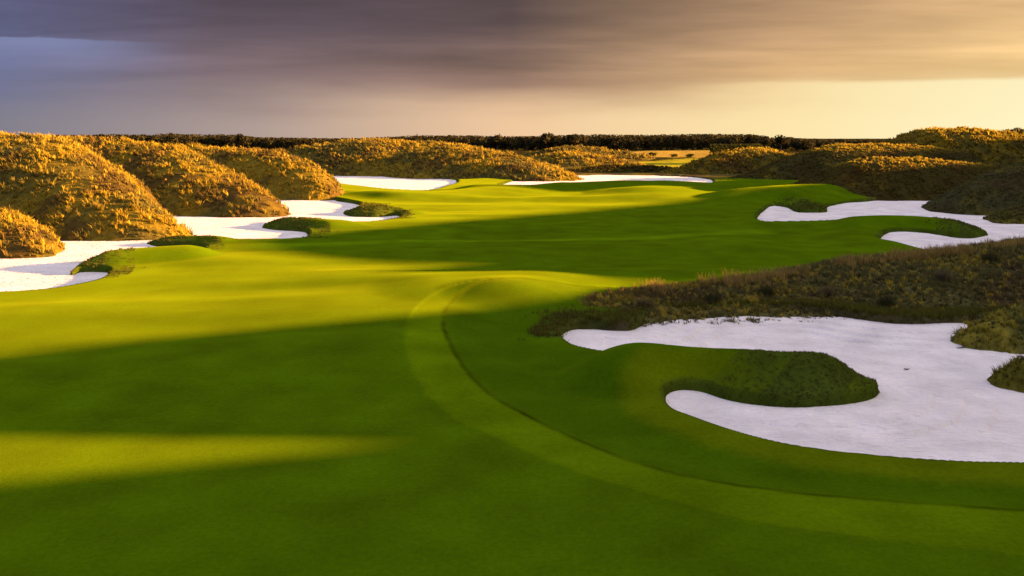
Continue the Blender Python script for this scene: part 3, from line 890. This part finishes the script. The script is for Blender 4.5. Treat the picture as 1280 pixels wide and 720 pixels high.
def hedge():
    Y = 300
    a, b = at_d(887, 195, Y), at_d(952, 195, Y + 12)
    top = at_d(900, 180.5, Y)[2]
    bz = ground_z(*a[:2])
    root = bpy.data.objects.new('hedge', None); COL.objects.link(root)
    root.location = (a[0], a[1], bz)
    tag(root, 'flat-topped dark hedge behind the pointed dune', 'hedge')
    rg = np.random.default_rng(9)
    n = 5200
    t = rg.uniform(0, 1, n)
    hh = top - bz
    p = np.stack([(b[0] - a[0]) * t, (b[1] - a[1]) * t + rg.uniform(-1.6, 1.6, n), hh * rg.uniform(0, 1, n) ** 0.7 + 0.25 * fbm(t * 20, t * 0, 3, 4)], -1)
    nr = rg.normal(0, 1, (n, 3)); nr /= np.linalg.norm(nr, axis=1)[:, None]
    tt = np.cross(nr, rg.normal(0, 1, (n, 3))); tt /= np.linalg.norm(tt, axis=1)[:, None]
    bb = np.cross(nr, tt)
    L = 0.34 * rg.uniform(0.6, 1.4, n)[:, None]
    q = np.stack([p - tt * L, p - bb * L * 0.7, p + tt * L, p + bb * L * 0.7], 1).reshape(-1, 3)
    c = np.repeat(np.array((0.034, 0.040, 0.012)) * rg.uniform(0.7, 1.3, n)[:, None], 4, 0)
    mesh_from('foliage', q, np.arange(len(q)), 4, M_LEAF, False, {'albedo': c}, root)
    V, Fq, n0 = [], [], 0
    for k in range(14):
        tv, tf = trunk_geo(hh * 0.8, 0.10, 3, k)
        tv[:, 0] += (b[0] - a[0]) * (k + .5) / 14; tv[:, 1] += (b[1] - a[1]) * (k + .5) / 14
        V.append(tv); Fq.append(tf + n0); n0 += len(tv)
    o = mesh_from('stems', np.concatenate(V), np.concatenate(Fq).ravel(), 4, M_BARK, True, None, root)
    o['kind'] = 'stuff'
hedge()

# tussocks that stand out of the near rough
def tussock(px, py, size, label, seed, colour, on='p'):
    h = DF[on]
    best, bp = 1e9, None
    for Y in np.arange(34, 66, 0.25):                      # where the line of sight meets the ridge
        p = at_d(px, py, Y)
        zz = h(np.array([p[0]]), np.array([p[1]]))[0]
        zz = max(zz, -0.35)
        if p[2] <= zz:
            bp = (p[0], p[1], zz)
            break
    if bp is None:
        bp = tuple(at(px, py, -0.2))
    n = 1
    rg = np.random.default_rng(seed)
    m = 9
    offs = rg.normal(0, size * 0.22, (m, 2))
    pts = np.column_stack([offs, np.array([h(np.array([bp[0] + o[0]]), np.array([bp[1] + o[1]]))[0] for o in offs]).clip(-0.4) - bp[2]])
    alb = np.array(colour)[None] * rg.uniform(0.8, 1.25, m)[:, None]
    v, tr, c = blades(pts, None, np.full(m, size), 34, np.full(m, 0.030), alb, np.array([-0.15, -0.05]), 0.6, 0.22)
    o = mesh_from('tussock', v, tr.ravel(), 3, M_BLADE, False, {'albedo': c})
    o.location = bp
    tag(o, label, 'tussock', 'tussocks on the near rough ridge')

STR = (0.115, 0.090, 0.040)
DKT = (0.040, 0.040, 0.016)
tussock(712, 406, 0.55, 'tussock nearest the pointed left end of the foreground bunker', 31, STR)
tussock(742, 403, 0.60, 'brown tussock leaning over the upper left arm of the foreground bunker', 32, (0.075, 0.052, 0.024))
tussock(778, 402, 0.62, 'shaggy tussock just left of the notch in the back edge of the foreground bunker', 33, (0.090, 0.070, 0.030))
tussock(803, 386, 0.70, 'tall pale tussock standing above the notch in the foreground bunker edge', 34, STR)
tussock(890, 380, 0.70, 'dark tussock on the low middle of the rough ridge', 35, DKT)
tussock(958, 372, 0.80, 'large dark tussock on the ridge above the grassy tongue', 36, DKT)
tussock(1035, 372, 0.80, 'straw tussock halfway up the rough ridge', 37, STR)
tussock(1108, 386, 0.85, 'dark spreading tussock beside a bare grey patch on the ridge', 38, DKT)
tussock(1128, 402, 0.70, 'olive tussock at the ridge foot hanging over the sand', 39, (0.060, 0.060, 0.020))
tussock(1180, 352, 0.90, 'pale tall tussock high on the right part of the ridge', 40, (0.100, 0.085, 0.045))
tussock(1240, 330, 0.90, 'dark tussock near the top of the ridge at the right', 41, DKT)

# small dark scraps lying on the sand
def scrap(px, py, l, label, seed, name='driftwood', cat='driftwood'):
    p = at(px, py, -0.4)
    z = bunker_level(0, np.array([p[0]]), np.array([p[1]]))[0]
    rg = np.random.default_rng(seed)
    pts = [np.array([(k / 6 - .5) * l, rg.uniform(-.1, .1) * l, 0.02 + rg.uniform(0, .04)]) for k in range(7)]
    V, Fq = [], []
    for i, q in enumerate(pts):
        a = np.arange(6) / 6 * 2 * np.pi
        r = 0.035 * (1.1 - abs(i - 2.5) / 4)
        V.append(np.stack([np.full(6, q[0]), q[1] + np.cos(a) * r, q[2] + np.sin(a) * r * 0.8], -1))
    for i in range(6):
        for j in range(6):
            Fq.append([i * 6 + j, i * 6 + (j + 1) % 6, (i + 1) * 6 + (j + 1) % 6, (i + 1) * 6 + j])
    o = mesh_from(name, np.concatenate(V), np.array(Fq).ravel(), 4, M_BARK, True)
    o.location = (p[0], p[1], z); o.rotation_euler = (0, 0, rg.uniform(-0.4, 0.4))
    tag(o, label, cat)
scrap(1134, 453, 0.28, 'small dark stick lying alone on the open white sand', 3)
scrap(1205, 430, 0.75, 'dark clump of flattened grass on the sand at the foot of the shaggy hummock', 4)  # flattened grass clump, built with the stick shape

print('tufts', N_TUFT[0], 'tris', sum(len(o.data.polygons) for o in COL.objects if o.type == 'MESH'))

# ------------------------------------------------------------------ sky and sun
def build_world():
    w = bpy.data.worlds.new('World')
    SC.world = w
    w.use_nodes = True
    nt = w.node_tree
    nt.nodes.clear()
    N, L = nt.nodes, nt.links

    def math_(op, a, b=None, clamp=False):
        n = N.new('ShaderNodeMath'); n.operation = op; n.use_clamp = clamp
        for i, s in enumerate((a, b)):
            if s is None: continue
            if isinstance(s, (int, float)): n.inputs[i].default_value = s
            else: L.new(s, n.inputs[i])
        return n.outputs[0]

    def ramp(fac, stops):
        n = N.new('ShaderNodeValToRGB')
        e = n.color_ramp.elements
        while len(e) < len(stops): e.new(0.5)
        for k, (p, c) in zip(e, stops):
            k.position = p
            k.color = (*[((s / 255 + 0.055) / 1.055) ** 2.4 if s > 10 else s / 255 / 12.92 for s in c], 1)
        L.new(fac, n.inputs[0])
        return n.outputs[0]

    def mix(f, a, b):
        n = N.new('ShaderNodeMix'); n.data_type = 'RGBA'
        if isinstance(f, (int, float)): n.inputs[0].default_value = f
        else: L.new(f, n.inputs[0])
        for i, s in ((6, a), (7, b)):
            if isinstance(s, tuple): n.inputs[i].default_value = (*s, 1)
            else: L.new(s, n.inputs[i])
        return n.outputs[2]

    def rng(v, a, b, c=0.0, d=1.0, smooth=True):
        n = N.new('ShaderNodeMapRange'); n.interpolation_type = 'SMOOTHSTEP' if smooth else 'LINEAR'
        L.new(v, n.inputs['Value'])
        for k, q in zip(('From Min', 'From Max', 'To Min', 'To Max'), (a, b, c, d)): n.inputs[k].default_value = q
        return n.outputs[0]

    tc = N.new('ShaderNodeTexCoord')
    sep = N.new('ShaderNodeSeparateXYZ'); L.new(tc.outputs['Generated'], sep.inputs[0])
    X, Y, Z = sep.outputs
    hl = math_('SQRT', math_('ADD', math_('MULTIPLY', X, X), math_('MULTIPLY', Y, Y)))
    c = math_('DIVIDE', math_('ADD', math_('MULTIPLY', X, float(SH[0])), math_('MULTIPLY', Y, float(SH[1]))), math_('MAXIMUM', hl, 0.001))
    el = math_('MULTIPLY', math_('ARCSINE', Z), 57.2958)
    cf = rng(c, -0.45, 1.0, 0.0, 1.0, False)          # 0 away from the sun .. 1 towards it

    # clouds: a deck seen from below, stretched along one direction
    den = math_('ADD', math_('MAXIMUM', Z, 0.0), 0.10)
    cx, cy = math_('DIVIDE', X, den), math_('DIVIDE', Y, den)
    cb = N.new('ShaderNodeCombineXYZ'); L.new(cx, cb.inputs[0]); L.new(cy, cb.inputs[1])
    mp = N.new('ShaderNodeMapping'); mp.inputs['Scale'].default_value = (0.5, 1.3, 1); mp.inputs['Rotation'].default_value = (0, 0, R(-8)); mp.inputs['Location'].default_value = (3.3, 1.2, 0)
    L.new(cb.outputs[0], mp.inputs[0])
    n1 = N.new('ShaderNodeTexNoise'); n1.inputs['Scale'].default_value = 1.0; n1.inputs['Detail'].default_value = 7; n1.inputs['Roughness'].default_value = 0.52; n1.inputs['Distortion'].default_value = 0.4
    L.new(mp.outputs[0], n1.inputs['Vector'])
    nz = math_('SUBTRACT', n1.outputs['Fac'], 0.5)
    n2 = N.new('ShaderNodeTexNoise'); n2.inputs['Scale'].default_value = 3.2; n2.inputs['Detail'].default_value = 6
    mp2 = N.new('ShaderNodeMapping'); mp2.inputs['Scale'].default_value = (1, 1, 7); L.new(tc.outputs['Generated'], mp2.inputs[0]); L.new(mp2.outputs[0], n2.inputs['Vector'])
    nz2 = math_('SUBTRACT', n2.outputs['Fac'], 0.5)

    # p(c): image columns 0,320,640,960,1280 -> c = -.28, -.02, .24, .48, .69 -> cf = .05, .24, .44, .61, .77
    low = ramp(cf, [(0.02, (128, 126, 140)), (0.18, (176, 156, 148)), (0.37, (240, 200, 158)), (0.56, (253, 228, 170)), (0.71, (255, 244, 196)), (1.0, (255, 236, 170))])
    mid = ramp(cf, [(0.02, (104, 110, 148)), (0.15, (124, 106, 114)), (0.37, (156, 124, 108)), (0.56, (214, 172, 122)), (0.71, (236, 198, 136)), (1.0, (255, 226, 160))])
    top = ramp(cf, [(0.02, (90, 90, 126)), (0.16, (94, 80, 92)), (0.37, (94, 76, 76)), (0.56, (182, 144, 108)), (0.71, (224, 182, 128)), (1.0, (250, 210, 150))])
    zen = ramp(cf, [(0.0, (176, 180, 216)), (0.4, (222, 214, 238)), (1.0, (255, 240, 222))])
    elw = math_('ADD', el, math_('MULTIPLY', nz2, 3.2))
    a = mix(rng(elw, 0.7, 4.0), low, mid)
    b = mix(rng(elw, 3.4, 7.4), a, top)
    # streaks of the deck: darker and brighter strips
    st = rng(nz, -0.2, 0.2, 0.76, 1.26, False)
    stf = rng(el, 1.5, 6.0)
    st2 = math_('ADD', math_('MULTIPLY', math_('SUBTRACT', st, 1.0), stf), 1.0)
    sc = N.new('ShaderNodeVectorMath'); sc.operation = 'SCALE'; L.new(b, sc.inputs[0]); L.new(st2, sc.inputs['Scale'])
    n3 = N.new('ShaderNodeTexNoise'); n3.inputs['Scale'].default_value = 2.6; n3.inputs['Detail'].default_value = 9; n3.inputs['Roughness'].default_value = 0.6
    mp3 = N.new('ShaderNodeMapping'); mp3.inputs['Scale'].default_value = (1, 1, 13); mp3.inputs['Rotation'].default_value = (0, R(3), 0); L.new(tc.outputs['Generated'], mp3.inputs[0]); L.new(mp3.outputs[0], n3.inputs['Vector'])
    fs = math_('ADD', math_('MULTIPLY', math_('MULTIPLY', math_('SUBTRACT', n3.outputs['Fac'], 0.5), 0.85), rng(el, 2.0, 4.5)), 1.0)
    sc3 = N.new('ShaderNodeVectorMath'); sc3.operation = 'SCALE'; L.new(sc.outputs[0], sc3.inputs[0]); L.new(fs, sc3.inputs['Scale'])
    sc = sc3
    # clear strip under the cloud edge on the sunny side
    edge = math_('MULTIPLY', rng(math_('ADD', el, math_('MULTIPLY', nz2, 1.0)), 3.35, 3.0), rng(cf, 0.47, 0.62))
    d = mix(math_('MULTIPLY', edge, 0.85), sc.outputs[0], low)
    # bluish cumulus edge on the far side from the sun
    cu = math_('MULTIPLY', math_('MULTIPLY', rng(math_('ADD', el, math_('MULTIPLY', nz2, 5.0)), 5.65, 5.45), rng(math_('ADD', el, math_('MULTIPLY', nz2, 5.0)), 2.6, 5.4)), rng(cf, 0.14, 0.05))
    d = mix(math_('MULTIPLY', cu, 0.7), d, (0.23, 0.26, 0.46))
    z2 = N.new('ShaderNodeVectorMath'); z2.operation = 'SCALE'; L.new(zen, z2.inputs[0]); z2.inputs['Scale'].default_value = ZEN
    e = mix(rng(el, 11.0, 26.0), d, z2.outputs[0])
    kk = N.new('ShaderNodeVectorMath'); kk.operation = 'SCALE'; L.new(e, kk.inputs[0]); kk.inputs['Scale'].default_value = K
    bgc = N.new('ShaderNodeBackground'); L.new(kk.outputs[0], bgc.inputs[0]); bgc.inputs[1].default_value = 1.0
    sky = N.new('ShaderNodeTexSky'); sky.sky_type = 'NISHITA'; sky.sun_disc = False
    sky.sun_elevation = EL; sky.sun_rotation = math.pi / 2 - AZ
    bgs = N.new('ShaderNodeBackground'); L.new(sky.outputs[0], bgs.inputs[0]); bgs.inputs[1].default_value = 0.05
    ms = N.new('ShaderNodeMixShader'); ms.inputs[0].default_value = 0.996     # share of the sky the cloud covers
    L.new(bgs.outputs[0], ms.inputs[1]); L.new(bgc.outputs[0], ms.inputs[2])
    out = N.new('ShaderNodeOutputWorld'); L.new(ms.outputs[0], out.inputs[0])

ZEN = 1.6
build_world()
ld = bpy.data.lights.new('sun', 'SUN')
ld.energy = 2.9
ld.angle = R(0.9)
ld.color = (1.0, 0.49, 0.15)
lo = bpy.data.objects.new('sun', ld)
COL.objects.link(lo)
lo.rotation_euler = Vector(SUN).to_track_quat('Z', 'Y').to_euler()

# ------------------------------------------------------------------ camera and render settings
cd = bpy.data.cameras.new('camera')
cd.sensor_width = 36
cd.lens = 18 / math.tan(R(30))
cd.clip_start = 0.5
cd.clip_end = 20000
co = bpy.data.objects.new('camera', cd)
COL.objects.link(co)
co.location = (0, 0, H)
co.rotation_euler = (math.pi / 2 - TH, 0, 0)
SC.camera = co
vs = SC.view_settings
vs.view_transform = 'Standard'
vs.look = 'None'
vs.exposure = EXPO
vs.gamma = 1
SC.render.engine = 'CYCLES'
SC.cycles.use_denoising = True
SC.cycles.max_bounces = 5
SC.cycles.diffuse_bounces = 3
SC.cycles.transmission_bounces = 3
